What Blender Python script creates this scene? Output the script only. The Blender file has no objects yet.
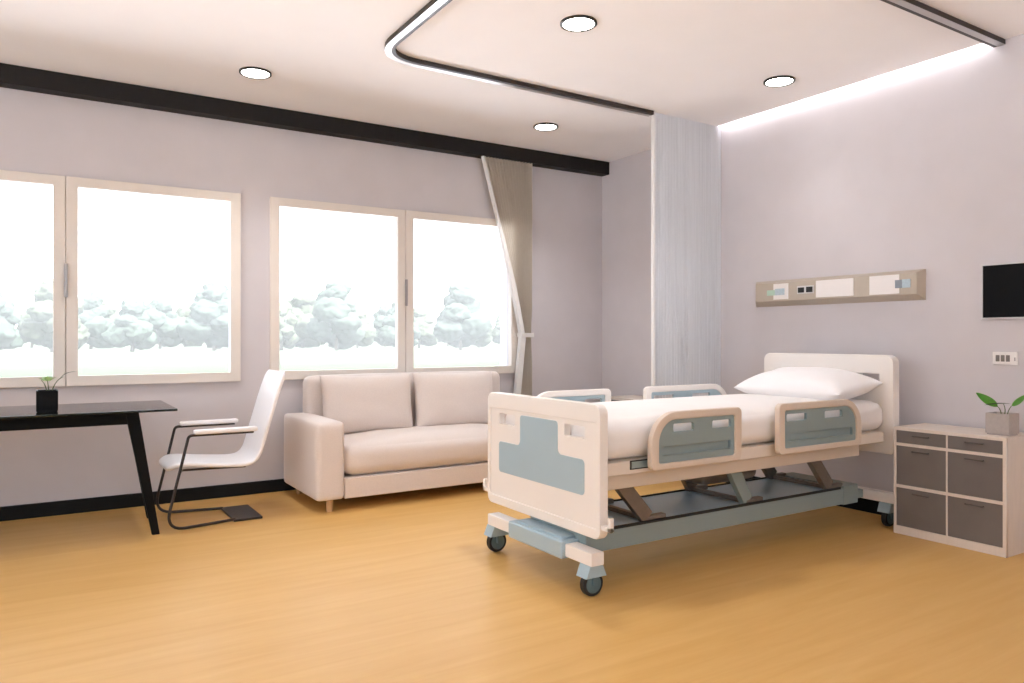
import bpy, bmesh, math, random
from mathutils import Vector, Matrix, noise
random.seed(7)
S = bpy.context.scene
C = S.collection
PI = math.pi

# ------------------------------------------------------------------ room measures (metres)
XB = 4.527      # bed wall
YW = 5.547      # window wall
XL = -3.4       # left wall
YB = -2.6       # back wall
HC = 2.78       # ceiling
CAMH = 1.12

# ------------------------------------------------------------------ materials
def lin(c):
    return tuple(((v/255)/12.92 if v/255 <= .04045 else ((v/255+.055)/1.055)**2.4) for v in c)

def mat(name, col, rough=.5, metal=0.0, spec=.5, noise_amt=0.0, noise_scale=30.0, bump=0.0, emit=None, estr=0.0, sheen=0.0, coat=0.0, stretch=None):
    m = bpy.data.materials.new(name)
    m.use_nodes = True
    nt = m.node_tree
    b = nt.nodes['Principled BSDF']
    b.inputs['Base Color'].default_value = (*col, 1)
    b.inputs['Roughness'].default_value = rough
    b.inputs['Metallic'].default_value = metal
    b.inputs['Specular IOR Level'].default_value = spec
    if sheen: b.inputs['Sheen Weight'].default_value = sheen
    if coat: b.inputs['Coat Weight'].default_value = coat
    if emit:
        b.inputs['Emission Color'].default_value = (*emit, 1)
        b.inputs['Emission Strength'].default_value = estr
    if noise_amt or bump:
        tc = nt.nodes.new('ShaderNodeTexCoord')
        mp = nt.nodes.new('ShaderNodeMapping')
        nt.links.new(tc.outputs['Object'], mp.inputs['Vector'])
        if stretch: mp.inputs['Scale'].default_value = stretch
        n = nt.nodes.new('ShaderNodeTexNoise')
        n.inputs['Scale'].default_value = noise_scale
        n.inputs['Detail'].default_value = 4
        nt.links.new(mp.outputs['Vector'], n.inputs['Vector'])
        if noise_amt:
            r = nt.nodes.new('ShaderNodeValToRGB')
            r.color_ramp.elements[0].position = .3
            r.color_ramp.elements[1].position = .7
            r.color_ramp.elements[0].color = (*[v*(1-noise_amt) for v in col], 1)
            r.color_ramp.elements[1].color = (*[min(1, v*(1+noise_amt)) for v in col], 1)
            nt.links.new(n.outputs['Fac'], r.inputs['Fac'])
            nt.links.new(r.outputs['Color'], b.inputs['Base Color'])
        if bump:
            bp = nt.nodes.new('ShaderNodeBump')
            bp.inputs['Strength'].default_value = bump
            bp.inputs['Distance'].default_value = .01
            nt.links.new(n.outputs['Fac'], bp.inputs['Height'])
            nt.links.new(bp.outputs['Normal'], b.inputs['Normal'])
    return m

def wood_floor():
    m = bpy.data.materials.new('light_oak_floor')
    m.use_nodes = True
    nt = m.node_tree; b = nt.nodes['Principled BSDF']
    tc = nt.nodes.new('ShaderNodeTexCoord')
    mp = nt.nodes.new('ShaderNodeMapping'); mp.inputs['Scale'].default_value = (.55, 6.0, 1)
    nt.links.new(tc.outputs['Object'], mp.inputs['Vector'])
    n1 = nt.nodes.new('ShaderNodeTexNoise'); n1.inputs['Scale'].default_value = 2.2
    n1.inputs['Detail'].default_value = 7; n1.inputs['Roughness'].default_value = .62; n1.inputs['Distortion'].default_value = .35
    nt.links.new(mp.outputs['Vector'], n1.inputs['Vector'])
    r = nt.nodes.new('ShaderNodeValToRGB')
    e = r.color_ramp.elements
    e[0].position = .28; e[0].color = (.59, .335, .098, 1)
    e[1].position = .72; e[1].color = (.66, .41, .145, 1)
    nt.links.new(n1.outputs['Fac'], r.inputs['Fac'])
    nt.links.new(r.outputs['Color'], b.inputs['Base Color'])
    b.inputs['Roughness'].default_value = .42
    b.inputs['Specular IOR Level'].default_value = .3
    return m

M = {}
M['wall'] = mat('painted_wall', (.59, .56, .58), .85, noise_amt=.02, noise_scale=5, bump=.03)
M['ceiling'] = mat('ceiling_paint', (.885, .875, .885), .9, noise_amt=.01, noise_scale=4)
M['floor'] = wood_floor()
M['black_trim'] = mat('black_trim', (.012, .011, .0115), .6, spec=.25, noise_amt=.1)
M['baseboard'] = mat('dark_baseboard', (.008, .008, .0085), .7, spec=.2, noise_amt=.1)
M['window_frame'] = mat('window_frame_cream', (.74, .68, .62), .45, noise_amt=.02, noise_scale=8)
M['handle_grey'] = mat('grey_handle', (.36, .33, .32), .35, metal=.6, noise_amt=.04)
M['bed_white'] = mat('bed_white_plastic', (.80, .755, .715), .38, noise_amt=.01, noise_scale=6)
M['bed_cream'] = mat('bed_cream_frame', (.64, .55, .46), .42, noise_amt=.01, noise_scale=6)
M['bed_deck'] = mat('bed_deck_plastic', (.70, .62, .54), .42, noise_amt=.01, noise_scale=6)
M['bed_white_shade'] = mat('bed_white_plastic_shade', (.64, .53, .435), .42, noise_amt=.01, noise_scale=6)  # darker copy of the bed white, shade put into the colour
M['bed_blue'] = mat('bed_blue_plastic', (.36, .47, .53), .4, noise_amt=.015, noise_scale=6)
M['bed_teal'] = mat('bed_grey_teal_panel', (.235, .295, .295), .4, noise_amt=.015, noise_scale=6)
M['tray_blue'] = mat('tray_blue_metal', (.42, .56, .66), .3, metal=.2, noise_amt=.03, noise_scale=6)
M['arm_metal'] = mat('dark_bronze_metal', (.20, .165, .14), .4, metal=.35, noise_amt=.05)
M['rubber'] = mat('black_rubber', (.012, .012, .013), .6, noise_amt=.1)
M['hub'] = mat('grey_blue_hub', (.10, .16, .18), .4, noise_amt=.05)
M['sheet'] = mat('white_sheet', (.80, .77, .755), .85, sheen=.15, noise_amt=.012, noise_scale=9, bump=.08)
M['pillow'] = mat('white_pillow_cotton', (.86, .84, .84), .85, sheen=.15, noise_amt=.012, noise_scale=9, bump=.08)
M['sofa'] = mat('beige_sofa_fabric', (.69, .615, .575), .85, sheen=.2, noise_amt=.03, noise_scale=120, bump=.04)
M['sofa_wood'] = mat('pale_wood_leg', (.55, .34, .17), .5, noise_amt=.1, stretch=(1, 1, .1))
M['chair_white'] = mat('white_chair_shell', (.86, .85, .87), .4, noise_amt=.01)
M['chair_rod'] = mat('dark_chair_tube', (.035, .027, .025), .38, metal=.5, noise_amt=.08)
M['desk_black'] = mat('black_desk_frame', (.003, .003, .0033), .6, spec=.15, noise_amt=.1)
M['desk_glass'] = mat('smoked_glass', (.012, .017, .015), .07, spec=.5, noise_amt=.02)
M['pot_black'] = mat('black_glazed_pot', (.003, .003, .0035), .5, spec=.15, noise_amt=.1)
M['pot_grey'] = mat('grey_concrete_pot', (.42, .375, .35), .7, noise_amt=.05, noise_scale=60)
M['soil'] = mat('dark_soil', (.03, .022, .015), .95, noise_amt=.3, noise_scale=90)
M['leaf'] = mat('green_leaf', (.14, .40, .06), .45, noise_amt=.15, noise_scale=25)
M['leaf_dark'] = mat('dark_green_leaf', (.035, .09, .022), .5, noise_amt=.15, noise_scale=25)
M['leaf_pale'] = mat('pale_green_petal', (.55, .72, .40), .5, noise_amt=.1, noise_scale=25)
M['stem'] = mat('green_stem', (.10, .14, .05), .55, noise_amt=.1)
M['cab_white'] = mat('whitened_wood', (.70, .62, .55), .5, noise_amt=.03, noise_scale=6, stretch=(8, 8, 1))
M['cab_grey'] = mat('taupe_grey_drawer', (.155, .135, .124), .5, noise_amt=.05, noise_scale=9)
M['cab_handle'] = mat('dim_drawer_handle', (.085, .072, .066), .4, noise_amt=.05)
M['panel_beige'] = mat('beige_anodised_panel', (.46, .40, .33), .45, metal=.1, noise_amt=.02)
M['panel_white'] = mat('white_panel_cover', (.80, .77, .755), .45, noise_amt=.01)
M['display_blue'] = mat('pale_blue_label', (.45, .56, .62), .4, noise_amt=.08, noise_scale=60)
M['display_green'] = mat('pale_green_mark', (.42, .60, .50), .4, noise_amt=.05)
M['slate'] = mat('slate_blue_label', (.24, .28, .33), .4, noise_amt=.05)
M['socket_black'] = mat('black_socket', (.004, .004, .004), .5, noise_amt=.1)
M['socket_grey'] = mat('grey_socket', (.17, .15, .145), .5, noise_amt=.05)
M['screen'] = mat('black_screen', (.003, .003, .0035), .5, spec=.1, noise_amt=.05)
M['silver'] = mat('silver_bezel', (.62, .60, .60), .35, metal=.4, noise_amt=.02)
M['curtain_beige'] = mat('beige_grey_curtain', (.84, .80, .745), .9, sheen=.1, noise_amt=.03, noise_scale=40, stretch=(6, 6, .3))
M['curtain_lining'] = mat('white_curtain_lining', (.93, .925, .92), .9, noise_amt=.01)
M['curtain_blue'] = mat('pale_blue_curtain', (.90, .91, .93), .9, noise_amt=.05, noise_scale=30, stretch=(5, 5, .05))
M['rail_dark'] = mat('dark_brown_rail', (.028, .022, .020), .45, noise_amt=.05)
M['rail_silver'] = mat('brushed_rail_metal', (.50, .48, .47), .28, metal=1.0, noise_amt=.02)
M['led'] = mat('led_emitter', (1, 1, 1), .5, emit=(1, .98, .97), estr=19)
M['lamp_disc'] = mat('lamp_diffuser', (1, 1, 1), .5, emit=(1, .98, .95), estr=14)
M['lamp_ring'] = mat('lamp_black_ring', (.02, .018, .018), .4, noise_amt=.05)
M['lawn'] = mat('lawn_grass', (.050, .062, .036), .9, noise_amt=.12, noise_scale=.3)
M['foliage'] = mat('distant_foliage', (.036, .052, .036), .95, noise_amt=.3, noise_scale=.45)
M['foliage_pale'] = mat('distant_pale_foliage', (.055, .066, .036), .95, noise_amt=.3, noise_scale=.4)
M['slab_pale'] = mat('pale_bounce_slab', (.80, .78, .80), .9, noise_amt=.04, noise_scale=3)
M['bark'] = mat('bark', (.10, .08, .06), .9, noise_amt=.2)

def translucent(m, w):
    nt = m.node_tree; b = nt.nodes['Principled BSDF']; out = nt.nodes['Material Output']
    t = nt.nodes.new('ShaderNodeBsdfTranslucent'); mx = nt.nodes.new('ShaderNodeMixShader'); mx.inputs[0].default_value = w
    src = b.inputs['Base Color'].links
    if src: nt.links.new(src[0].from_socket, t.inputs['Color'])
    else: t.inputs['Color'].default_value = b.inputs['Base Color'].default_value
    nt.links.new(b.outputs[0], mx.inputs[1]); nt.links.new(t.outputs[0], mx.inputs[2]); nt.links.new(mx.outputs[0], out.inputs['Surface'])
translucent(M['curtain_beige'], .5); translucent(M['curtain_blue'], .3); translucent(M['curtain_lining'], .4)

gl = bpy.data.materials.new('window_glass'); gl.use_nodes = True
nt = gl.node_tree
for n in list(nt.nodes): nt.nodes.remove(n)
o_ = nt.nodes.new('ShaderNodeOutputMaterial'); mx = nt.nodes.new('ShaderNodeMixShader')
tr = nt.nodes.new('ShaderNodeBsdfTransparent'); gs = nt.nodes.new('ShaderNodeBsdfGlossy')
tr.inputs['Color'].default_value = (.985, .995, .99, 1); gs.inputs['Roughness'].default_value = .02
fr = nt.nodes.new('ShaderNodeFresnel'); fr.inputs['IOR'].default_value = 1.25
nt.links.new(fr.outputs[0], mx.inputs[0]); nt.links.new(tr.outputs[0], mx.inputs[1]); nt.links.new(gs.outputs[0], mx.inputs[2])
nt.links.new(mx.outputs[0], o_.inputs['Surface'])
M['glass'] = gl

# ------------------------------------------------------------------ object helpers
def wloc(o):
    v = Vector((0, 0, 0))
    while o is not None:
        v += o.location; o = o.parent
    return v

def thing(name, label, cat, loc, group=None):
    o = bpy.data.objects.new(name, None); C.objects.link(o)
    o.empty_display_size = .1
    o.location = loc; o['label'] = label; o['category'] = cat
    if group: o['group'] = group
    return o

def tag(o, label, cat, group=None):
    o['label'] = label; o['category'] = cat
    if group: o['group'] = group
    return o

def obj(name, bm, m, parent=None, smooth=True, angle=35, origin=None, label=None):
    """bm in world coordinates -> one mesh object (origin at the parent's, or at `origin`)"""
    base = Vector(origin) if origin is not None else (wloc(parent) if parent else Vector((0, 0, 0)))
    bmesh.ops.recalc_face_normals(bm, faces=bm.faces)
    bmesh.ops.translate(bm, verts=bm.verts, vec=-base)
    me = bpy.data.meshes.new(name); bm.to_mesh(me); bm.free()
    if smooth:
        me.shade_smooth(); me.set_sharp_from_angle(angle=math.radians(angle))
    me.materials.append(M[m] if isinstance(m, str) else m)
    o = bpy.data.objects.new(name, me); C.objects.link(o)
    if smooth and angle <= 35:
        wn = o.modifiers.new('weighted_normals', 'WEIGHTED_NORMAL'); wn.keep_sharp = True; wn.weight = 80
    if parent: o.parent = parent
    o.location = base - (wloc(parent) if parent else Vector((0, 0, 0)))
    if label: o['label'] = label
    return o

def struct(name, bm, m, **k):
    o = obj(name, bm, m, **k)
    o['kind'] = 'structure'
    return o

def copy_tree(o, parent=None, offset=None):
    c = o.copy(); C.objects.link(c)
    c.parent = parent
    if offset is not None: c.location = o.location + Vector(offset)
    for ch in list(o.children): copy_tree(ch, c)
    return c

def box(x0, x1, y0, y1, z0, z1, bev=0.0, seg=2, bm=None):
    b = bmesh.new()
    bmesh.ops.create_cube(b, size=1)
    for v in b.verts:
        v.co = Vector(((x0+x1)/2 + v.co.x*(x1-x0), (y0+y1)/2 + v.co.y*(y1-y0), (z0+z1)/2 + v.co.z*(z1-z0)))
    if bev: bmesh.ops.bevel(b, geom=list(b.edges), offset=bev, segments=seg, affect='EDGES', profile=.5)
    return add(bm, b)

def add(bm, b):
    if bm is None: return b
    me = bpy.data.meshes.new('tmp'); b.to_mesh(me); b.free()
    bm.from_mesh(me); bpy.data.meshes.remove(me)
    return bm

def hexa(bot, top, bev=0.0, bm=None):
    """prism between two 4-point loops"""
    b = bmesh.new()
    vb = [b.verts.new(p) for p in bot]; vt = [b.verts.new(p) for p in top]
    n = len(bot)
    b.faces.new(vb[::-1]); b.faces.new(vt)
    for i in range(n): b.faces.new((vb[i], vb[(i+1) % n], vt[(i+1) % n], vt[i]))
    bmesh.ops.recalc_face_normals(b, faces=b.faces)
    if bev: bmesh.ops.bevel(b, geom=list(b.edges), offset=bev, segments=2, affect='EDGES', profile=.5)
    return add(bm, b)

def cyl(c, r, h, axis='z', seg=24, r2=None, bev=0.0, bm=None):
    """centred cylinder/cone"""
    b = bmesh.new()
    bmesh.ops.create_cone(b, cap_ends=True, segments=seg, radius1=r, radius2=r if r2 is None else r2, depth=h)
    if bev:
        ed = [e for e in b.edges if abs(abs(e.verts[0].co.z)-h/2) < 1e-6 and abs(e.verts[0].co.z-e.verts[1].co.z) < 1e-6]
        bmesh.ops.bevel(b, geom=ed, offset=bev, segments=2, affect='EDGES', profile=.5)
    if axis == 'x': bmesh.ops.rotate(b, verts=b.verts, cent=(0, 0, 0), matrix=Matrix.Rotation(PI/2, 3, 'Y'))
    if axis == 'y': bmesh.ops.rotate(b, verts=b.verts, cent=(0, 0, 0), matrix=Matrix.Rotation(PI/2, 3, 'X'))
    bmesh.ops.translate(b, verts=b.verts, vec=c)
    return add(bm, b)

def rpoly(pts, rad, seg=7):
    """polygon with filleted corners"""
    out = []; n = len(pts)
    if not isinstance(rad, (list, tuple)): rad = [rad]*n
    for i in range(n):
        p = Vector(pts[i]); a = Vector(pts[i-1]); c = Vector(pts[(i+1) % n]); r = rad[i]
        if r <= 0: out.append(tuple(p)); continue
        d1 = (a-p).normalized(); d2 = (c-p).normalized()
        ang = d1.angle(d2); t = r/math.tan(ang/2)
        cen = p + (d1+d2).normalized()*(r/math.sin(ang/2))
        s = p + d1*t - cen; e = p + d2*t - cen
        sw = s.angle_signed(e)   # clockwise positive in mathutils
        for k in range(seg+1):
            th = -sw*k/seg
            out.append((cen.x + s.x*math.cos(th) - s.y*math.sin(th), cen.y + s.x*math.sin(th) + s.y*math.cos(th)))
    return out

def rect(u0, u1, v0, v1, r=0.0, seg=6):
    return rpoly([(u0, v0), (u1, v0), (u1, v1), (u0, v1)], r, seg)

def plate(outline, holes, thick, bev, fn, bm=None):
    """flat plate with holes: outline in (u,v), extruded 0..thick along w; fn maps (u,v,w) to the world"""
    cu = bpy.data.curves.new('tmp', 'CURVE'); cu.dimensions = '2D'; cu.fill_mode = 'BOTH'
    cu.extrude = thick/2 - bev; cu.bevel_depth = bev; cu.bevel_resolution = 1; cu.offset = -bev
    for loop in [outline]+list(holes):
        sp = cu.splines.new('POLY'); sp.points.add(len(loop)-1)
        for p, q in zip(sp.points, loop): p.co = (q[0], q[1], 0, 1)
        sp.use_cyclic_u = True
    o = bpy.data.objects.new('tmp', cu); C.objects.link(o)
    dg = bpy.context.evaluated_depsgraph_get()
    me = bpy.data.meshes.new_from_object(o.evaluated_get(dg))
    b = bmesh.new(); b.from_mesh(me)
    bpy.data.objects.remove(o); bpy.data.curves.remove(cu); bpy.data.meshes.remove(me)
    bmesh.ops.remove_doubles(b, verts=b.verts, dist=1e-5)
    for v in b.verts: v.co = Vector(fn(v.co.x, v.co.y, v.co.z + thick/2))
    return add(bm, b)

def tube(pts, r, seg=10, bm=None, closed_ends=True):
    b = bmesh.new(); P = [Vector(p) for p in pts]; n = len(P)
    T = [(P[min(i+1, n-1)]-P[max(i-1, 0)]).normalized() for i in range(n)]
    ref = Vector((0, 0, 1)) if abs(T[0].z) < .9 else Vector((1, 0, 0))
    N = (ref - T[0]*ref.dot(T[0])).normalized()
    rings = []
    for i in range(n):
        N = (N - T[i]*N.dot(T[i])).normalized(); B = T[i].cross(N)
        rr = r[i] if isinstance(r, (list, tuple)) else r
        rings.append([b.verts.new(P[i] + (N*math.cos(2*PI*k/seg) + B*math.sin(2*PI*k/seg))*rr) for k in range(seg)])
    for i in range(n-1):
        for k in range(seg):
            b.faces.new((rings[i][k], rings[i][(k+1) % seg], rings[i+1][(k+1) % seg], rings[i+1][k]))
    b.faces.new(rings[0][::-1]); b.faces.new(rings[-1])
    return add(bm, b)

def fillet_path(pts, rad, seg=6):
    P = [Vector(p) for p in pts]; out = [P[0]]
    for i in range(1, len(P)-1):
        p = P[i]; d1 = (P[i-1]-p); d2 = (P[i+1]-p); r = rad if not isinstance(rad, list) else rad[i-1]
        t = min(r, d1.length*.48, d2.length*.48)
        a = p + d1.normalized()*t; c = p + d2.normalized()*t
        for k in range(seg+1):
            s = k/seg
            out.append(a*(1-s)**2 + p*2*s*(1-s) + c*s*s)
    out.append(P[-1]); return out

def soft_box(x0, x1, y0, y1, z0, z1, r, puff=0.0, n=12, puff_top=None, bm=None):
    """box with large round edges and slightly swollen faces"""
    b = bmesh.new(); bmesh.ops.create_cube(b, size=2)
    bmesh.ops.subdivide_edges(b, edges=list(b.edges), cuts=n, use_grid_fill=True)
    h = Vector(((x1-x0)/2, (y1-y0)/2, (z1-z0)/2)); c = Vector(((x0+x1)/2, (y0+y1)/2, (z0+z1)/2))
    def rm(t):   # gather the grid lines near the edges
        return math.copysign(1-(1-abs(t))**1.7, t)
    for v in b.verts:
        q = Vector((rm(v.co.x), rm(v.co.y), rm(v.co.z)))
        p = Vector((q.x*h.x, q.y*h.y, q.z*h.z))
        inner = Vector((max(-h.x+r, min(h.x-r, p.x)), max(-h.y+r, min(h.y-r, p.y)), max(-h.z+r, min(h.z-r, p.z))))
        d = p-inner
        if d.length > 1e-7: p = inner + d.normalized()*r
        fx, fy, fz = 1-q.x*q.x, 1-q.y*q.y, 1-q.z*q.z
        if puff:
            if abs(q.x) > .98: p.x += math.copysign(puff*fy*fz, q.x)
            if abs(q.y) > .98: p.y += math.copysign(puff*fx*fz, q.y)
        pt = puff if puff_top is None else puff_top
        if q.z > 0:
            e1 = min(1, (1-abs(q.x))/.55); e2 = min(1, (1-abs(q.y))/.55)
            p.z += pt*e1*e1*(3-2*e1)*e2*e2*(3-2*e2)*q.z**3
        v.co = p + c
    return add(bm, b)

def pillow_bm(A, B, T, p=2.6, a=.55, pinch=.07, n=28, fn=lambda u, v, w: (u, v, w), wr=0.0, seed=0):
    b = bmesh.new()
    def pt(i, j, s):
        u = -1+2*i/n; v = -1+2*j/n
        u = math.sin(u*PI/2); v = math.sin(v*PI/2)
        x = A*u*(1-pinch*(1-v*v)); y = B*v*(1-pinch*(1-u*u))
        h = T*max(0, 1-abs(u)**p)**a*max(0, 1-abs(v)**p)**a
        if wr: h *= 1 + wr*noise.noise(Vector((u*2.2+seed, v*2.6, s*3.1)))
        return fn(x, y, s*h)
    top = {}; bot = {}
    for i in range(n+1):
        for j in range(n+1):
            top[i, j] = b.verts.new(pt(i, j, 1))
            edge = i in (0, n) or j in (0, n)
            bot[i, j] = top[i, j] if edge else b.verts.new(pt(i, j, -1))
    for i in range(n):
        for j in range(n):
            b.faces.new((top[i, j], top[i+1, j], top[i+1, j+1], top[i, j+1]))
            vs = (bot[i, j], bot[i, j+1], bot[i+1, j+1], bot[i+1, j])
            if len(set(vs)) == 4 and not b.faces.get(vs): b.faces.new(vs)
    return b

# ------------------------------------------------------------------ the room
struct('floor', box(XL-.2, XB+.2, YB-.2, YW+.2, -.15, 0), 'floor', smooth=False)

fn_win = lambda u, v, w: (u, YW+w, v)
WZ0, WZ1 = .84, 2.13
PITCH = 2.346
wins = [(-3.276+.0, -1.139), (-.930, 1.207), (1.416, 3.553)]
holes = [rect(a+.03, b-.03, WZ0, WZ1) for a, b in wins]
struct('wall_window', plate(rect(XL-.2, XB+.2, 0, HC+.25), holes, .22, 0, fn_win), 'wall', smooth=False)
struct('wall_bed', box(XB, XB+.2, YB-.2, YW, 0, HC+.25), 'wall', smooth=False)
LW = (-1.0, 4.9, .45, 2.55)      # big glazing of the left wall (out of the picture)
struct('wall_left', plate(rect(YB-.2, YW, 0, HC+.25), [rect(*LW)], .2, 0, lambda u, v, w: (XL-.2+w, u, v)), 'wall', smooth=False)
BW = (-3.1, 3.9, 1.30, 2.6)     # unseen back wall glazing, added to light the room from behind the camera
struct('wall_back', plate(rect(XL, XB, 0, HC+.25), [rect(*BW)], .2, 0, lambda u, v, w: (u, YB-.2+w, v)), 'wall', smooth=False)

# ceiling with a light cove along the bed wall
CV0, CV1, CVX = 2.085, 4.075, 4.478
b = box(XL, CVX, YB, YW, HC, HC+.12)
box(CVX, XB, YB, CV0, HC, HC+.12, bm=b)
box(CVX, XB, CV1, YW, HC, HC+.12, bm=b)
box(XL, XB, YB, YW, HC+.12, HC+.2, bm=b)
struct('ceiling', b, 'ceiling', smooth=False)

struct('sun_block_roof', box(XL-.2, XB+.2, YB-1.35, YW+.2, HC+.25, HC+.40), 'ceiling', smooth=False)  # unseen slab, its back overhang added to keep sun off the back glazing
# curtain box along the window wall, black
struct('trim_1', box(XL, XB, 5.437, YW, 2.662, HC, .003), 'black_trim')
struct('baseboard_window', box(XL, XB, YW-.022, YW, 0, .088, .003), 'baseboard')
struct('baseboard_bed', box(XB-.022, XB, YB, YW-.022, 0, .088, .003), 'baseboard')

def window(idx, x0, x1):
    root = bpy.data.objects.new('window_%d' % idx, None); C.objects.link(root)
    root.location = ((x0+x1)/2, YW, .816); root['kind'] = 'structure'
    xm = (x0+x1)/2
    for s, (a, c) in enumerate(((x0, xm-.002), (xm+.002, x1))):
        y0 = YW-.03 if s else YW-.026
        bm = plate(rect(a, c, .816, 2.152), [rect(a+.066, c-.066, .880, 2.090)], .055, .003, lambda u, v, w: (u, y0+w, v))
        sa = obj('sash', bm, 'window_frame', root)
        obj('pane', box(a+.06, c-.06, YW+.008, YW+.014, .874, 2.096), 'glass', sa, smooth=False)
    obj('mullion', box(xm-.03, xm+.03, YW-.012, YW+.02, .82, 2.148), 'window_frame', root)
    bm = box(xm-.010, xm+.010, YW-.046, YW-.03, 1.382, 1.594, .003)
    obj('handle', bm, 'handle_grey', root, label='grey window handle')
for i, (a, c) in enumerate(wins): window(i+1, a, c)
# left wall glazing
root = bpy.data.objects.new('window_4', None); C.objects.link(root); root['kind'] = 'structure'
root.location = (XL, (LW[0]+LW[1])/2, LW[2])
hs = []; n = 4; w_ = (LW[1]-LW[0])/n
for k in range(n): hs.append(rect(LW[0]+k*w_+.05, LW[0]+(k+1)*w_-.05, LW[2]+.06, LW[3]-.06))
obj('window_frame', plate(rect(*LW), hs, .06, .003, lambda u, v, w: (XL-.12+w, u, v)), 'window_frame', root)
for k in range(n): obj('pane', box(XL-.095, XL-.089, LW[0]+k*w_+.045, LW[0]+(k+1)*w_-.045, LW[2]+.055, LW[3]-.055), 'glass', root, smooth=False)

root = bpy.data.objects.new('window_5', None); C.objects.link(root); root['kind'] = 'structure'
root.location = ((BW[0]+BW[1])/2, YB, BW[2])
hs = []; n = 4; w_ = (BW[1]-BW[0])/n
for k in range(n): hs.append(rect(BW[0]+k*w_+.05, BW[0]+(k+1)*w_-.05, BW[2]+.06, BW[3]-.06))
obj('window_frame', plate(rect(*BW), hs, .06, .003, lambda u, v, w: (u, YB-.12+w, v)), 'window_frame', root)
for k in range(n): obj('pane', box(BW[0]+k*w_+.045, BW[0]+(k+1)*w_-.045, YB-.095, YB-.089, BW[2]+.055, BW[3]-.055), 'glass', root, smooth=False)

# ------------------------------------------------------------------ ceiling lights
def downlight(x, y, label, first=None):
    if first:
        r = copy_tree(first); r.location = (x, y, HC); r['label'] = label; return r
    r = thing('downlight', label, 'ceiling light', (x, y, HC), 'round downlights in the ceiling')
    ring = bmesh.new(); seg = 40
    prof = [(.097, .0), (.097, -.010), (.090, -.013), (.083, -.010), (.083, .0)]
    loops = [[ring.verts.new((x+p[0]*math.cos(2*PI*k/seg), y+p[0]*math.sin(2*PI*k/seg), HC+p[1])) for k in range(seg)] for p in prof]
    for i in range(len(loops)-1):
        for k in range(seg): ring.faces.new((loops[i][k], loops[i][(k+1) % seg], loops[i+1][(k+1) % seg], loops[i+1][k]))
    obj('ring', ring, 'lamp_ring', r)
    obj('diffuser', cyl((x, y, HC-.005), .0835, .008, seg=40), 'lamp_disc', r)
    L = bpy.data.lights.new('lamp', 'SPOT'); L.energy = 58; L.spot_size = math.radians(115); L.spot_blend = 1.0; L.shadow_soft_size = .06; L.color = (1, .98, .97)
    lo = bpy.data.objects.new('lamp', L); C.objects.link(lo); lo.parent = r; lo.location = (0, 0, -.075)
    return r
d0 = downlight(1.135, 4.783, 'round black-rimmed downlight near the black beam above the desk side, leftmost of the four')
downlight(2.392, 3.125, 'round black-rimmed downlight inside the rail loop above the bed foot, largest of the four', d0)
downlight(3.340, 4.782, 'small round black-rimmed downlight above the sofa and window curtain', d0)
downlight(4.020, 3.135, 'round black-rimmed downlight beside the glowing wall strip, rightmost of the four', d0)
for o_w in bpy.data.objects:      # the lamp beside the bed wall is dimmed
    if o_w.type == 'LIGHT' and o_w.parent and abs(o_w.parent.location.x-4.02) < .01:
        o_w.data = o_w.data.copy(); o_w.data.energy = 14

t = tag(obj('led_strip', box(CVX+.0005, CVX+.008, CV0+.02, CV1-.02, HC+.050, HC+.085), 'led', smooth=False),
        'glowing white light strip in the ceiling cove above the bed wall', 'light strip')

# ------------------------------------------------------------------ curtain rail loop on the ceiling
RX, RY0, RY1 = 1.652, 2.060, 4.066
path = fillet_path([(3.778, RY1, 0), (RX, RY1, 0), (RX, RY0, 0), (XB-.004, RY0, 0)], .26, 10)
def sweep(path, prof):
    """rectangular profile (list of (side, z)) swept along a level path"""
    b = bmesh.new(); n = len(path); L = []
    for i, p in enumerate(path):
        t_ = (path[min(i+1, n-1)]-path[max(i-1, 0)]).normalized(); s_ = Vector((t_.y, -t_.x, 0))
        L.append([b.verts.new((p.x+s_.x*q[0], p.y+s_.y*q[0], q[1])) for q in prof])
    m_ = len(prof)
    for i in range(n-1):
        for k in range(m_): b.faces.new((L[i][k], L[i][(k+1) % m_], L[i+1][(k+1) % m_], L[i+1][k]))
    b.faces.new(L[0]); b.faces.new(L[-1][::-1])
    return b
t = thing('curtain_rail', 'dark U-shaped curtain rail loop on the ceiling around the bed', 'curtain rail', (RX, 3.07, HC))
obj('rail_body', sweep(path, [(-.030, HC-.001), (.030, HC-.001), (.030, HC-.028), (-.030, HC-.028)]), 'rail_dark', t)
obj('rail_face', sweep(path, [(-.008, HC-.0275), (.029, HC-.0275), (.029, HC-.030), (-.008, HC-.030)]), 'rail_silver', t, label='silver underside of the rail')

# ------------------------------------------------------------------ curtains
def pleats(x, k, amp): return amp*math.sin(x*2*PI*k)
# privacy curtain by the bed
b = bmesh.new(); nx, nz = 300, 8; X0, X1 = 3.800, 4.508; Z0, Z1 = .12, HC-.002
vs = {}
for i in range(nx+1):
    s = i/nx
    for j in range(nz+1):
        q = j/nz
        amp = .009*(1+.25*noise.noise(Vector((s*9, 0, 3))))
        ph = s*24*2*PI + .7*noise.noise(Vector((s*5, 1, 0)))
        x = X0+(X1-X0)*s + .006*math.sin(2*ph)
        y = RY1 + amp*math.sin(ph) + .004*noise.noise(Vector((s*30, q*2, 5)))
        vs[i, j] = b.verts.new((x, y, Z0+(Z1-Z0)*q))
for i in range(nx):
    for j in range(nz): b.faces.new((vs[i, j], vs[i+1, j], vs[i+1, j+1], vs[i, j+1]))
bmesh.ops.solidify(b, geom=list(b.faces), thickness=.0025)
t = thing('privacy_curtain', 'pale blue-grey pleated privacy curtain drawn back against the bed wall', 'curtain', (4.14, RY1, 0.12))
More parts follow.
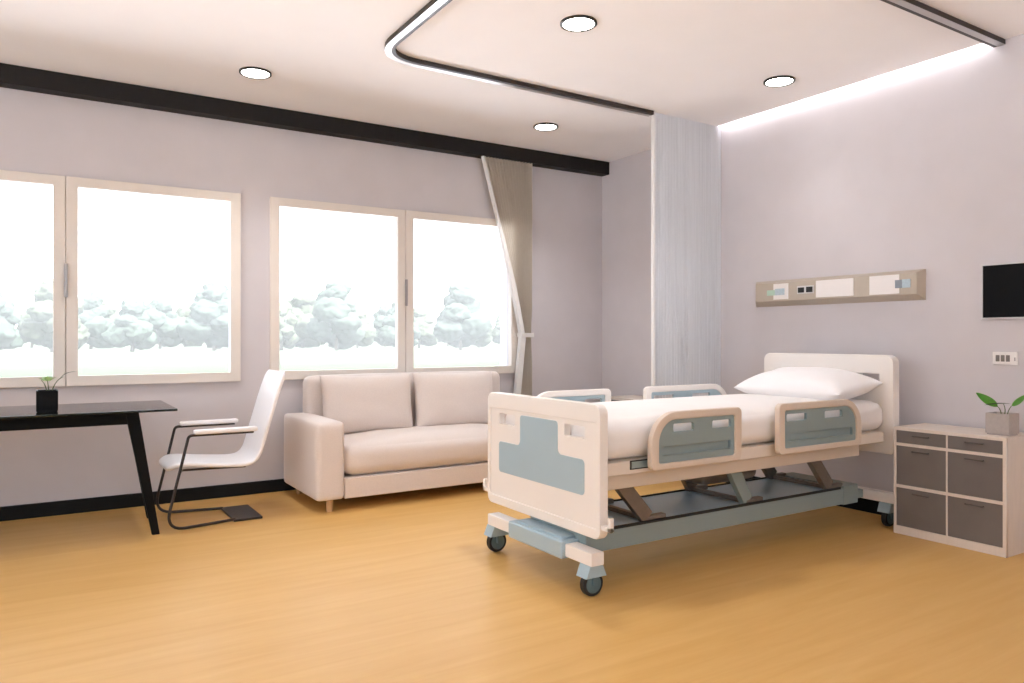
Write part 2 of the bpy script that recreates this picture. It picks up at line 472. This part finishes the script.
obj('fabric', b, 'curtain_blue', t, angle=60)
# leading edge hem
obj('hem', tube([(X0-.004, RY1-.004, Z0), (X0-.004, RY1-.004, Z1)], .016, 12), 'curtain_lining', t, label='white leading hem')

# window curtain, swept aside
def cl(z):     # left outline
    if z > 1.15:
        s = (z-1.15)/(2.69-1.15); return 3.545 + (3.155-3.545)*(s**1.12)
    s = (1.15-z)/1.13; return 3.545 - .075*min(1, s*1.6)
def cr(z): return 3.668 - .012*max(0, 1-abs(z-1.15)/.25)
b = bmesh.new(); vs = {}; nx, nz = 200, 60
zs = [.02 + (2.675-.02)*j/nz for j in range(nz+1)]
for j, z in enumerate(zs):
    a, c = cl(z), cr(z)
    for i in range(nx+1):
        s = i/nx
        amp = .003+.036*(c-a)
        ph = s*16*2*PI + .8*noise.noise(Vector((s*6, 2, 0)))
        y = 5.468 + amp*math.sin(ph)
        vs[i, j] = b.verts.new((a+(c-a)*s, y, z))
for i in range(nx):
    for j in range(nz): b.faces.new((vs[i, j], vs[i+1, j], vs[i+1, j+1], vs[i, j+1]))
bmesh.ops.solidify(b, geom=list(b.faces), thickness=.002)
t = thing('window_curtain', 'beige pleated window curtain tied aside at the right of the windows', 'curtain', (3.6, 5.468, .02))
obj('fabric', b, 'curtain_beige', t, angle=60)
# white lining turned over along the leading edge
b = bmesh.new(); L = []
for j, z in enumerate(zs):
    a = cl(z); w_ = (.014+.030*min(1, max(0, (2.4-z)/.8))) if z > 1.15 else .055
    k_ = min(1, w_/.04)
    L.append([b.verts.new((a-.012*k_, 5.475, z)), b.verts.new((a-.002, 5.446, z)), b.verts.new((a+w_-.010, 5.440, z)), b.verts.new((a+w_-.010, 5.444, z)), b.verts.new((a, 5.452, z)), b.verts.new((a-.006, 5.478, z))])
for j in range(nz):
    for k in range(6): b.faces.new((L[j][k], L[j][(k+1) % 6], L[j+1][(k+1) % 6], L[j+1][k]))
b.faces.new(L[0]); b.faces.new(L[-1][::-1])
obj('lining', b, 'curtain_lining', t, angle=50, label='white lining along the leading edge')
obj('tieback', box(3.538, 3.672, 5.434, 5.512, 1.130, 1.168, .006), 'curtain_lining', t, label='white tieback band')

# ------------------------------------------------------------------ bed head service panel
t = thing('service_panel', 'beige horizontal service panel with sockets on the wall above the bed head', 'wall panel', (XB, 3.1, 1.35))
yo0, yo1, zo0, zo1 = 2.470, 3.735, 1.352, 1.542
yi0, yi1, zi0, zi1 = 2.492, 3.690, 1.388, 1.520
XF = 4.465
obj('housing', hexa([(XB, yo0, zo0), (XB, yo1, zo0), (XB, yo1, zo1), (XB, yo0, zo1)], [(XF, yi0, zi0), (XF, yi1, zi0), (XF, yi1, zi1), (XF, yi0, zi1)], .003), 'panel_beige', t)
def pface(name, y0, y1, z0, z1, m, d=.004, parent=t, label=None):
    return obj(name, box(XF-d, XF+.001, min(y0, y1), max(y0, y1), z0, z1, .001, 1), m, parent, label=label)
pface('cover', 3.405, 3.530, 1.399, 1.511, 'panel_white', label='white cover square')
pface('cover', 2.905, 3.182, 1.399, 1.513, 'panel_white', label='long white cover')
pface('cover', 2.600, 2.795, 1.397, 1.515, 'panel_white', label='white cover with label')
pface('display', 3.435, 3.515, 1.430, 1.476, 'display_blue', .007, label='pale blue label')
pface('display', 3.515, 3.585, 1.430, 1.468, 'display_green', .006, label='pale green mark')
pface('display', 2.580, 2.625, 1.430, 1.480, 'slate', .007, label='slate blue label')
pface('display', 2.530, 2.580, 1.430, 1.482, 'display_blue', .007, label='pale blue label')
so = pface('socket_plate', 3.198, 3.330, 1.430, 1.484, 'silver', .006)
pface('socket', 3.272, 3.322, 1.438, 1.474, 'socket_black', .009, so, label='black socket')
pface('socket', 3.206, 3.256, 1.438, 1.476, 'socket_black', .009, so, label='black socket')

# ------------------------------------------------------------------ wall monitor and switch plate
t = thing('wall_monitor', 'black wall-mounted screen with thin silver frame at the right edge', 'screen', (XB, 1.86, 1.228))
obj('bezel', plate(rect(1.575, 2.146, 1.228, 1.538, .004, 2), [rect(1.585, 2.137, 1.237, 1.529)], .03, .002, lambda u, v, w: (XB-.03+w, u, v)), 'silver', t)
obj('screen', box(XB-.024, XB-.004, 1.583, 2.139, 1.235, 1.531), 'screen', t, smooth=False)
t = thing('socket_plate', 'white wall plate with three grey switches below the screen', 'switch plate', (XB, 2.03, .975))
obj('plate', box(XB-.012, XB, 1.966, 2.094, .974, 1.046, .003), 'panel_white', t)
for k in range(3):
    y = 2.066-.026*k
    obj('switch', box(XB-.015, XB-.011, y-.010, y+.010, .992, 1.028, .002), 'socket_grey', t, label='grey switch')
obj('indicator', box(XB-.014, XB-.011, 1.976, 1.982, .996, 1.016, .001), 'handle_grey', t)

# ------------------------------------------------------------------ bedside cabinets
def cabinet(label, y0, y1):
    x0, x1 = 4.165, 4.500
    ym = (y0+y1)/2
    r = thing('bedside_cabinet', label, 'cabinet', ((x0+x1)/2, ym, 0), 'low drawer cabinets by the bed wall')
    rows = [(.522, .594), (.283, .506), (.046, .266)]
    cols = [(y0+.018, ym-.004), (ym+.004, y1-.014)]
    hs = [rect(a, c, z0, z1) for a, c in cols for z0, z1 in rows]
    bm = plate(rect(y0, y1, 0, .612), hs, .02, .0015, lambda u, v, w: (x0+w, u, v))
    box(x0+.02, x1, y0, y0+.02, 0, .612, bm=bm); box(x0+.02, x1, y1-.02, y1, 0, .612, bm=bm)
    box(x0+.02, x1, y0+.02, y1-.02, .594, .612, bm=bm); box(x0+.02, x1, y0+.02, y1-.02, .02, .04, bm=bm)
    box(x1-.01, x1, y0+.02, y1-.02, .04, .594, bm=bm)
    obj('body', bm, 'cab_white', r, smooth=False)
    for a, c in cols:
        for z0, z1 in rows:
            d = obj('drawer', box(x0+.004, x0+.024, a+.001, c-.001, z0+.001, z1-.001, .001, 1), 'cab_grey', r)
            yc = (a+c)/2; zh = z1-.026
            pth = fillet_path([(x0+.006, yc-.045, zh), (x0-.010, yc-.045, zh), (x0-.010, yc+.045, zh), (x0+.006, yc+.045, zh)], .008, 4)
            obj('handle', tube(pth, .004, 8), 'cab_handle', d)
    return r
cab = cabinet('whitened wood cabinet with grey drawers and a potted plant on top, right of the bed', 1.865, 2.460)
c2 = copy_tree(cab, None, (0, 2.62, 0))
c2['label'] = 'low white-topped cabinet behind the bed, seen between the two far side rails'

# potted plant on the cabinet
t = thing('potted_plant', 'green-leaved plant in a grey concrete cube pot on the white cabinet', 'potted plant', (4.30, 1.952, .612))
px0, px1, py0, py1, pz0, pz1 = 4.245, 4.355, 1.887, 2.004, .612, .726
bm = plate(rect(px0, px1, py0, py1, .004, 2), [rect(px0+.010, px1-.010, py0+.010, py1-.010, .003, 2)], pz1-pz0-.008, .0015, lambda u, v, w: (u, v, pz0+.008+w))
box(px0+.006, px1-.006, py0+.006, py1-.006, pz0, pz0+.012, bm=bm)
obj('pot', bm, 'pot_grey', t)
obj('soil', box(px0+.009, px1-.009, py0+.009, py1-.009, pz0+.010, pz1-.010), 'soil', t)
def leaf(base, tip, width, droop=.0, up=Vector((0, 0, 1)), n=12, cup=.25, thick=.0012):
    base, tip = Vector(base), Vector(tip); d = tip-base; L = d.length; t_ = d.normalized()
    s_ = t_.cross(up).normalized(); u_ = s_.cross(t_).normalized()
    b = bmesh.new(); rows = []
    for i in range(n+1):
        q = i/n; w = width*math.sin(PI*min(1, q**.8))**.75*.5 if 0 < q < 1 else .0006
        c = base + d*q + u_*(droop*math.sin(PI*q))
        rows.append([b.verts.new(c + s_*w*k + u_*(cup*w*abs(k))) for k in (-1, -.5, 0, .5, 1)])
    for i in range(n):
        for k in range(4): b.faces.new((rows[i][k], rows[i][k+1], rows[i+1][k+1], rows[i+1][k]))
    bmesh.ops.solidify(b, geom=list(b.faces), thickness=thick)
    return b
up_cam = Vector((-.75, -.35, .56))
c0 = Vector((4.30, 1.945, .718))
def stem_(a, m_, e): return tube([Vector(a)*(1-s)**2 + Vector(m_)*2*s*(1-s) + Vector(e)*s*s for s in [k/8 for k in range(9)]], [.0028-.0012*k/8 for k in range(9)], 6)
p1 = (4.295, 1.965, .758); p2 = (4.30, 1.900, .768); p3 = (4.29, 1.935, .775)
obj('stem', stem_((4.30, 1.950, .712), (4.30, 1.952, .745), p1), 'stem', t)
obj('stem', stem_((4.30, 1.936, .712), (4.31, 1.930, .745), p3), 'stem', t)
obj('stem', stem_((4.30, 1.922, .712), (4.30, 1.918, .745), p2), 'stem', t)
obj('leaf', leaf(p1, (4.27, 2.062, .828), .046, -.006, up_cam), 'leaf', t, angle=60, label='broad green leaf on the left')
obj('leaf', leaf(p2, (4.27, 1.818, .832), .034, -.008, up_cam), 'leaf', t, angle=60, label='broad green leaf on the right')
obj('leaf', leaf((4.24, 2.005, .765), (4.31, 1.905, .777), .03, .004), 'leaf_dark', t, angle=60, label='dark leaf seen edge on')

# ------------------------------------------------------------------ hospital bed
bed = thing('hospital_bed', 'white and pale blue adjustable hospital bed on casters', 'bed', (3.12, 2.96, 0))
YC = 2.96
def mir(y): return 2*YC-y
# footboard
FX = 2.018
fx = lambda u, v, w: (FX+w, u, v)
fo = rpoly([(2.487, .254), (3.433, .254), (3.433, .836), (2.487, .836)], [.04, .04, .045, .045])
fi = rpoly([(2.512, .300), (3.408, .300), (3.408, .755), (2.512, .755)], .012, 4)
hnd = [rect(3.172, 3.322, .676, .732, .006, 3), rect(2.600, 2.750, .676, .732, .006, 3)]
bm = plate(fo, [fi], .046, .005, fx)
plate(rect(2.508, 3.412, .296, .759), hnd, .034, .001, lambda u, v, w: (FX+.0062+w, u, v), bm=bm)
fb = obj('footboard', bm, 'bed_white', bed)
T = rpoly([(2.602, .428), (3.322, .428), (3.322, .586), (3.120, .586), (3.120, .738), (2.802, .738), (2.802, .586), (2.602, .586)],
          [.02, .02, .02, .028, .018, .018, .028, .02])
obj('blue_panel', plate(T, [], .006, .0015, lambda u, v, w: (FX+.0035+w, u, v)), 'bed_blue', fb, label='pale blue inverted-T panel')
for s in (0, 1):
    f = (lambda y: y) if s == 0 else mir
    ys = sorted((f(2.427), f(2.492)))
    bm = box(FX+.006, FX+.028, ys[0], ys[1], .300, .322, .003)
    ys = sorted((f(2.427), f(2.446)))
    box(FX+.006, FX+.028, ys[0], ys[1], .300, .362, .003, bm=bm)
    obj('hook', bm, 'bed_white', fb)
# headboard
HX = 4.227
ho = rpoly([(2.498, .437), (3.424, .437), (3.424, 1.022), (2.498, 1.022)], [.02, .02, .05, .05])
obj('headboard', plate(ho, [rect(2.586, 2.728, .861, .909, .003, 2), rect(mir(2.728), mir(2.586), .861, .909, .003, 2)], .066, .007, lambda u, v, w: (HX+w, u, v)), 'bed_white', bed)
# deck
dk = obj('mattress_deck', box(2.066, 4.170, 2.520, 3.400, .515, .575, .006), 'bed_deck', bed)
obj('under_beam', box(2.120, 3.990, 2.560, 3.360, .446, .514, .005), 'bed_cream', bed)
bm = box(2.215, 2.345, 2.516, 2.521, .536, .577, .001, 1)
mp_ = obj('rail_slide', bm, 'rubber', dk, label='black-rimmed slide plate')
obj('slide_face', box(2.222, 2.338, 2.514, 2.518, .542, .571), 'bed_teal', mp_.parent, label='grey-teal slide face')
# side rails
def side_rail(y, sgn, x0, x1, z0, z1, big, dz=0.0):
    """big: 'foot' or 'head' - the end whose top corner is swept"""
    z0 += dz; z1 += dz
    R = .150; r = .028
    rad = [r, r, r if big == 'foot' else R, R if big == 'foot' else r]
    out = rpoly([(x0, z0), (x1, z0), (x1, z1), (x0, z1)], rad, 10)
    m_ = .046; rb = R-.045
    ix0, ix1, iz0, iz1 = x0+m_, x1-m_, z0+.030, z1-.036
    rad2 = [.012, .012, .012 if big == 'foot' else rb, rb if big == 'foot' else .012]
    inn = rpoly([(ix0, iz0), (ix1, iz0), (ix1, iz1), (ix0, iz1)], rad2, 10)
    fn = (lambda u, v, w: (u, y+w, v)) if sgn < 0 else (lambda u, v, w: (u, y-w, v))
    rail = obj('side_rail', plate(out, [inn], .032, .006, fn), 'bed_white_shade' if sgn < 0 else 'bed_white', bed)  # near rails and their panels darker than far ones: shade put into the colour
    inn2 = rpoly([(ix0-.003, iz0-.003), (ix1+.003, iz0-.003), (ix1+.003, iz1+.003), (ix0-.003, iz1+.003)], rad2, 10)
    L = ix1-ix0
    if big == 'foot':
        sl = [(ix0+.19*L, ix0+.45*L), (ix0+.70*L, ix0+.955*L)]
    else:
        sl = [(ix0+.035*L, ix0+.30*L), (ix0+.55*L, ix0+.80*L)]
    zs_ = (iz1-.057, iz1-.020)
    pk = rect(ix0+.055*L, ix1-.05*L, iz0+.032, iz0+.072, .006, 3)
    f2 = (lambda u, v, w: (u, y+.009+w, v)) if sgn < 0 else (lambda u, v, w: (u, y-.009-w, v))
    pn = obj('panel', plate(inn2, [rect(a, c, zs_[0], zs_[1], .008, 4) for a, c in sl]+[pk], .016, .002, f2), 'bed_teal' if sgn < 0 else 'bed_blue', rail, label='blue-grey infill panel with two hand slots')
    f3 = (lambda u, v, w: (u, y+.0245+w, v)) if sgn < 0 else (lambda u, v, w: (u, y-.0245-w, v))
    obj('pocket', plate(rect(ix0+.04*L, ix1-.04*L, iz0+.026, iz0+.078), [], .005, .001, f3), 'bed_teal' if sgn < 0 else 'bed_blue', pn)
    # bracket to the deck
    ya, yb = (y+.030, 2.524) if sgn < 0 else (3.396, y-.030)
    for q in (.3, .7):
        xc = x0+(x1-x0)*q
        obj('bracket', box(xc-.03, xc+.03, ya, yb, z0-dz+.004, z0+.028, .003), 'bed_cream', rail)
    return rail
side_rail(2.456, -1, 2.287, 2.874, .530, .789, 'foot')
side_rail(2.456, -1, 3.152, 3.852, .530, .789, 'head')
side_rail(mir(2.456), 1, 2.287, 2.874, .530, .789, 'foot', .033)
side_rail(mir(2.456), 1, 3.150, 3.890, .530, .789, 'head', .033)
# lower frame
TY0, TY1 = 2.636, 3.085
obj('base_frame', box(2.06, 4.06, TY0, TY1, .155, .247, .004), 'bed_teal', bed)
obj('base_deck', box(2.075, 3.93, TY0+.012, TY1-.012, .246, .2505), 'tray_blue', bed, smooth=False, label='blue metal deck of the lower frame')
for y in (TY0, TY1-.014): obj('edge_strip', box(2.075, 3.93, y, y+.014, .244, .257, .002), 'rubber', bed, label='black edge strip')
obj('end_cap', box(3.95, 4.09, TY0-.004, TY1+.004, .150, .262, .006), 'bed_teal', bed)
for i, (xa, xb_) in enumerate(((1.985, 2.055), (4.245, 4.310))):
    obj('crossbar', box(xa, xb_, 2.502, 3.376, .144, .202, .005), 'bed_white', bed)
obj('end_beam', box(4.08, 4.25, 2.70, 3.02, .150, .200, .004), 'bed_teal', bed)
obj('sleeve', box(1.962, 2.10, 2.690, 3.138, .134, .216, .010, 3), 'bed_blue', bed, label='pale blue sleeve over the foot crossbar')
obj('board_mount', box(1.985, 2.075, 2.720, 3.080, .205, .226, .004), 'bed_blue', bed)
for y in (2.70, 3.16): obj('board_bracket', box(4.160, 4.230, y, y+.06, .505, .570, .004), 'bed_cream', bed)
# casters
def caster(x, y):
    o = (x, y, 0)
    e = [(-.056, .088), (.056, .088), (.034, .142), (-.034, .142)]
    r = obj('caster', plate(e, [], .076, .003, lambda u, v, w: (x+u, y-.038+w, v)), 'bed_blue', bed, origin=o)
    w_ = obj('wheel', cyl((x, y, .054), .054, .032, 'y', 36, bev=.006), 'rubber', r, origin=o)
    obj('hub', cyl((x, y, .054), .040, .037, 'y', 30, bev=.003), 'hub', w_, origin=o, label='blue-grey wheel disc')
    obj('fork', box(x-.012, x+.012, y-.030, y+.030, .05, .10, .003), 'hub', r, origin=o)
    return r
k0 = caster(2.030, 2.560)
for x, y in ((2.030, 3.360), (4.280, 2.560), (4.280, 3.360)):
    copy_tree(k0, bed, (x-2.030, y-2.560, 0))
# lifting arms
def bar(p, q, w, h, bm=None, bev=.003):
    """flat bar from p to q: w along y, h in the x-z plane"""
    p, q = Vector(p), Vector(q); d = (q-p).normalized(); n_ = Vector((0, 1, 0)); u_ = d.cross(n_).normalized()
    f = lambda c: [c+n_*a*w/2+u_*b_*h/2 for a, b_ in ((-1, -1), (1, -1), (1, 1), (-1, 1))]
    return hexa(f(p), f(q), bev, bm)
for xt, xb_ in ((2.275, 2.445), (3.035, 3.150), (3.690, 3.850)):
    for y in (TY0+.030, TY1-.030):
        a = obj('lift_arm', bar((xt, y, .455), (xb_, y, .268), .036, .072), 'arm_metal' if not (xt == 3.035 and y < 2.9) else 'bed_teal', bed)
        obj('foot_block', box(xb_-.02, xb_+.115, y-.018, y+.018, .249, .275, .004), 'arm_metal', a)
    obj('cross_tube', box(xb_-.016, xb_+.016, TY0+.048, TY1-.048, .2505, .272, .003), 'arm_metal', bed)
# motor
obj('motor', soft_box(2.98, 3.42, 2.80, 3.0, .330, .448, .045), 'arm_metal', bed, label='brown motor housing under the bed')

# mattress, pillow
mt = tag(obj('mattress', soft_box(2.074, 4.215, 2.528, 3.392, .575, .752, .070, .008, 18, .022), 'sheet', origin=(3.14, 2.96, .575), angle=80),
         'white sheeted mattress lying on the hospital bed', 'mattress')
th = math.radians(7)
def pf(u, v, w):    # u along y, v along x, w up, tilted towards the head
    x = v*math.cos(th) - w*math.sin(th); z = v*math.sin(th) + w*math.cos(th)
    return (4.000+x, 2.928+u, .834+z - .006*abs(u/.45)**2)
tag(obj('pillow', pillow_bm(.376, .218, .103, 3.0, .55, .05, 34, pf, .10, 3), 'pillow', origin=(3.985, 2.95, .77), angle=80),
    'plump white pillow leaning at the head of the bed', 'pillow')

# ------------------------------------------------------------------ sofa
SX0, SX1 = 1.480, 3.395
sofa = thing('sofa', 'beige fabric two-seat sofa under the right-hand window', 'sofa', ((SX0+SX1)/2, 5.06, 0))
obj('armrest', soft_box(SX0, SX0+.190, 4.655, 5.430, .078, .582, .030, .004), 'sofa', sofa, angle=80)
obj('armrest', soft_box(SX1-.190, SX1, 4.655, 5.430, .078, .582, .030, .004), 'sofa', sofa, angle=80)
obj('base', box(SX0+.192, SX1-.192, 4.672, 5.40, .078, .212, .008, 3), 'sofa', sofa)
obj('backrest', soft_box(1.615, 3.240, 5.270, 5.440, .10, .850, .055, .004), 'sofa', sofa, angle=80)
obj('seat_cushion', soft_box(SX0+.194, SX1-.194, 4.668, 5.30, .213, .428, .078, .012, 14, .032), 'sofa', sofa, angle=80)
for x in (SX0+.105, SX1-.105):
    for y in (4.715, 5.38):
        obj('leg', cyl((x, y, .041), .020, .082, seg=20, r2=.022), 'sofa_wood', sofa, label='pale wooden leg')
def cushion(label, xc):
    th = math.radians(8)
    def f(u, v, w):
        y = v*math.sin(th) - w*math.cos(th); z = v*math.cos(th) + w*math.sin(th)
        return (xc+u, 5.158+y, .645+z)
    return tag(obj('back_cushion', pillow_bm(.352, .216, .098, 4.0, .5, .05, 30, f, .03, xc), 'sofa', origin=(xc, 5.16, .45), angle=80), label, 'cushion', 'loose back cushions on the sofa')
cushion('beige back cushion at the left end of the sofa, beside the armrest', 2.022)
cushion('beige back cushion on the right half of the sofa, nearer the bed', 2.738)

# ------------------------------------------------------------------ chair
ch = thing('cantilever_chair', 'white moulded armchair on a dark tubular cantilever frame by the desk', 'chair', (.93, 4.94, 0))
prof = [(.640, .352), (.668, .374), (.710, .388), (.780, .386), (.900, .372), (1.02, .362), (1.085, .361), (1.130, .374), (1.158, .408), (1.176, .460), (1.205, .560), (1.238, .670), (1.274, .790), (1.318, .915)]
def cat(P, n=5):
    out = []
    for i in range(len(P)-1):
        p0 = Vector(P[max(i-1, 0)]); p1 = Vector(P[i]); p2 = Vector(P[i+1]); p3 = Vector(P[min(i+2, len(P)-1)])
        for k in range(n):
            t_ = k/n
            out.append(.5*((2*p1)+(p2-p0)*t_+(2*p0-5*p1+4*p2-p3)*t_*t_+(3*p1-p0-3*p2+p3)*t_**3))
    out.append(Vector(P[-1])); return out
Q = cat([(x-.022, z) for x, z in prof]); nq = len(Q)
b = bmesh.new(); rings = []; NS = 40
for i, q in enumerate(Q):
    s = i/(nq-1)
    hw = .212
    if s < .14: hw = .212 - .060*(1-s/.14)**1.6
    if s > .93: hw = .212 - .016*((s-.93)/.07)**2
    th_ = .017
    if i in (0, nq-1): th_ = .006; hw -= .010
    elif i in (1, nq-2): th_ = .013; hw -= .003
    tg = (Q[min(i+1, nq-1)]-Q[max(i-1, 0)]).normalized(); nx_, nz_ = -tg.y, tg.x
    ring = []
    for k in range(NS):
        a = 2*PI*k/NS; ca, sa = math.cos(a), math.sin(a)
        u = math.copysign(abs(ca)**.28, ca); w = math.copysign(abs(sa)**.5, sa)
        yy = 4.945 + u*hw
        off = w*th_ - .017 + .005*u*u
        ring.append(b.verts.new((q.x+nx_*off, yy, q.y+nz_*off)))
    rings.append(ring)
for i in range(nq-1):
    for k in range(NS): b.faces.new((rings[i][k], rings[i][(k+1) % NS], rings[i+1][(k+1) % NS], rings[i+1][k]))
b.faces.new(rings[0]); b.faces.new(rings[-1][::-1])
obj('seat_shell', b, 'chair_white', ch, angle=80)
for s, (yf, yp) in enumerate(((4.684, 4.772), (5.206, 5.128))):
    pts = [(1.10, yf, .553), (.734, yf, .553), (.606, yf, .012), (1.01, yp, .012)]
    obj('frame_tube', tube(fillet_path(pts, [.02, .12], 9), .0085, 10), 'chair_rod', ch)
    obj('armrest_pad', soft_box(.758, 1.122, yf-.024, yf+.024, .557, .585, .012, 0, 8), 'chair_white', ch, angle=80, label='white armrest pad')
    ys_ = yf+.10 if s == 0 else yf-.10
    obj('seat_rail', tube(fillet_path([(.685, yf, .338), (.710, ys_, .338), (1.075, ys_, .330)], .03, 5), .007, 8), 'chair_rod', ch)
obj('base_plate', box(1.0, 1.172, 4.752, 5.148, 0.0, .014, .003), 'chair_rod', ch)

# ------------------------------------------------------------------ desk
dk = thing('desk', 'black desk with a dark glass top along the window wall', 'desk', (-.35, 4.96, 0))
DZ = .720
DX0, DX1 = -1.35, .664
obj('tabletop', box(DX0, DX1, 4.615, 5.310, DZ-.014, DZ, .003), 'desk_glass', dk, label='dark glass top')
for y in (4.735, 5.185):
    obj('apron', box(DX0+.22, .435, y-.022, y+.022, DZ-.085, DZ-.0145, .003), 'desk_black', dk)
for x in (DX0+.24, .395): obj('apron', box(x-.022, x+.022, 4.757, 5.163, DZ-.080, DZ-.0145, .003), 'desk_black', dk)
def leg(sx, sy):
    k_ = .038 if sy > 0 else .0
    xt = .440+k_ if sx > 0 else DX0+.20-k_; xb_ = .560+k_*.6 if sx > 0 else DX0+.08-k_*.6
    yt = 4.735 if sy < 0 else 5.185; yb_ = 4.700 if sy < 0 else 5.150
    q = lambda cx, cy, z, a, c: [(cx-a, cy-c, z), (cx+a, cy-c, z), (cx+a, cy+c, z), (cx-a, cy+c, z)]
    return hexa(q(xb_, yb_, 0, .020, .017), q(xt, yt, DZ-.0145, .034, .024), .003)
for sx in (-1, 1):
    for sy in (-1, 1): obj('leg', leg(sx, sy), 'desk_black', dk)

t = thing('potted_plant', 'small pale-leaved plant in a black cube pot on the desk', 'potted plant', (.033, 4.80, DZ))
q0, q1, r0, r1 = -.018, .084, 4.752, 4.852
bm = plate(rect(q0, q1, r0, r1, .004, 2), [rect(q0+.008, q1-.008, r0+.008, r1-.008, .003, 2)], .112, .0015, lambda u, v, w: (u, v, DZ+.006+w))
box(q0+.004, q1-.004, r0+.004, r1-.004, DZ, DZ+.012, bm=bm)
obj('pot', bm, 'pot_black', t)
obj('soil', box(q0+.008, q1-.008, r0+.008, r1-.008, DZ+.010, DZ+.108), 'soil', t)
cc = Vector((.033, 4.80, DZ+.10))
obj('stem', stem_(cc, cc+Vector((-.005, 0, .05)), cc+Vector((-.028, 0, .075))), 'stem', t)
obj('stem', stem_(cc+Vector((.01, 0, 0)), cc+Vector((.004, 0, .05)), cc+Vector((.0, 0, .080))), 'stem', t)
obj('stem', stem_(cc+Vector((.02, 0, 0)), cc+Vector((.035, 0, .07)), cc+Vector((.075, -.01, .090))), 'stem', t)
for dx, dy, dz in ((-.045, -.01, .088), (-.022, .02, .092), (.002, -.02, .094), (.024, .02, .092), (.046, -.015, .090)):
    obj('leaf', leaf(cc+Vector((dx*.3, 0, .066)), cc+Vector((dx, dy, dz)), .026, .002), 'leaf_pale', t, angle=60, label='small pale green leaf')
obj('leaf', leaf(cc+Vector((.06, -.005, .084)), cc+Vector((.145, -.02, .118)), .020, .010), 'leaf_dark', t, angle=60, label='long dark green leaf arching right')

# ------------------------------------------------------------------ outside
b = box(-300, 300, -80, 400, -.6, -.3)
struct('ground', b, 'lawn', smooth=False)
struct('bounce_slab', box(-30, 34, -20, 26, -.5, -.22), 'slab_pale', smooth=False)  # unseen pale slab added to bounce daylight up onto the ceiling
def tree(x, y, h, w, m, label):
    g = -.3
    t = thing('tree', label, 'tree', (x, y, g), 'hazy trees along the far edge of the lawn')
    obj('trunk', tube([(x, y, g), (x+.1, y, g+h*.3), (x, y, g+h*.55)], [.22, .17, .08], 8), 'bark', t)
    b = bmesh.new()
    for k in range(9):
        bb = bmesh.new(); bmesh.ops.create_icosphere(bb, subdivisions=4, radius=1)
        a = k*2.4+random.random(); q = k/8
        rr = w*.34*(1-q*.8)*(.6+.5*random.random())
        cz = g+h*(.20+.58*q); s = w*(.36-.12*q)*(.85+.3*random.random())
        cx, cy = x+rr*math.cos(a), y+rr*math.sin(a)
        for v in bb.verts:
            nn = 1+.20*noise.noise(v.co*1.4+Vector((x, k, y)))+.16*noise.noise(v.co*4+Vector((k, x, 0)))+.10*noise.noise(v.co*9+Vector((k, y, 0)))
            v.co = Vector((cx+v.co.x*s*nn, cy+v.co.y*s*nn, max(g+.1, cz+v.co.z*s*.75*nn)))
        add(b, bb)
    obj('crown', b, m, t, angle=180)
rt = random.Random(11)
ang0, ang1 = 94, 48
NT = 30
for k in range(NT):
    a = math.radians(ang0+(ang1-ang0)*(k+.5*rt.random())/NT)
    d = (90, 110, 130)[k % 3]+4*rt.random(); h = 6.4+3.2*rt.random()
    pale = rt.random() < .4
    tree(d*math.cos(a), d*math.sin(a), h, h*.66, 'foliage_pale' if pale else 'foliage', 'distant hazy tree beyond the lawn outside the windows')

hz = bpy.data.materials.new('thin_haze'); hz.use_nodes = True
nt = hz.node_tree
for n in list(nt.nodes): nt.nodes.remove(n)
o_ = nt.nodes.new('ShaderNodeOutputMaterial'); vsn = nt.nodes.new('ShaderNodeVolumeScatter')
vsn.inputs['Color'].default_value = (.98, 1, 1, 1); vsn.inputs['Density'].default_value = .0066
nt.links.new(vsn.outputs[0], o_.inputs['Volume'])
hz.cycles.homogeneous_volume = True
M['haze'] = hz
h = obj('haze', box(-70, 110, 27, 60, -.28, 28), 'haze', smooth=False)
tag(h, 'thin pale haze hanging over the lawn outside the windows', 'haze'); h['kind'] = 'stuff'

# ------------------------------------------------------------------ light
W = bpy.data.worlds.new('overcast_sky'); S.world = W; W.use_nodes = True
bg = W.node_tree.nodes['Background']
bg.inputs['Color'].default_value = (.90, .95, 1.05, 1)
bg.inputs['Strength'].default_value = 3.5
# sun behind the building: it reaches the bounce slab and lawn outside, not the rooms
sl_ = bpy.data.lights.new('sun', 'SUN'); sl_.energy = 25; sl_.angle = math.radians(3); sl_.color = (.97, .98, 1)
so_ = bpy.data.objects.new('sun', sl_); C.objects.link(so_)
so_.rotation_euler = Vector((-.30, .60, -1.0)).to_track_quat('-Z', 'Y').to_euler()

# ------------------------------------------------------------------ camera
cd = bpy.data.cameras.new('camera'); cam = bpy.data.objects.new('camera', cd); C.objects.link(cam)
cd.sensor_width = 36; cd.lens = 745.7/1024*36
cd.shift_y = -3.0/1024
cd.clip_end = 1000
yaw = math.atan2(1178, 745.7)          # direction of view measured from +X
cam.location = (0, 0, CAMH)
cam.rotation_euler = (PI/2, 0, yaw-PI/2)
S.camera = cam

vs_ = S.view_settings
S.display_settings.display_device = 'sRGB'
vs_.view_transform = 'Standard'; vs_.look = 'None'; vs_.exposure = 0.12; vs_.gamma = 1.0; vs_.use_curve_mapping = False
cy = S.cycles
cy.max_bounces = 12; cy.diffuse_bounces = 8; cy.glossy_bounces = 4; cy.transparent_max_bounces = 12
cy.caustics_reflective = False; cy.caustics_refractive = False
cy.use_denoising = True
cy.sample_clamp_indirect = 8
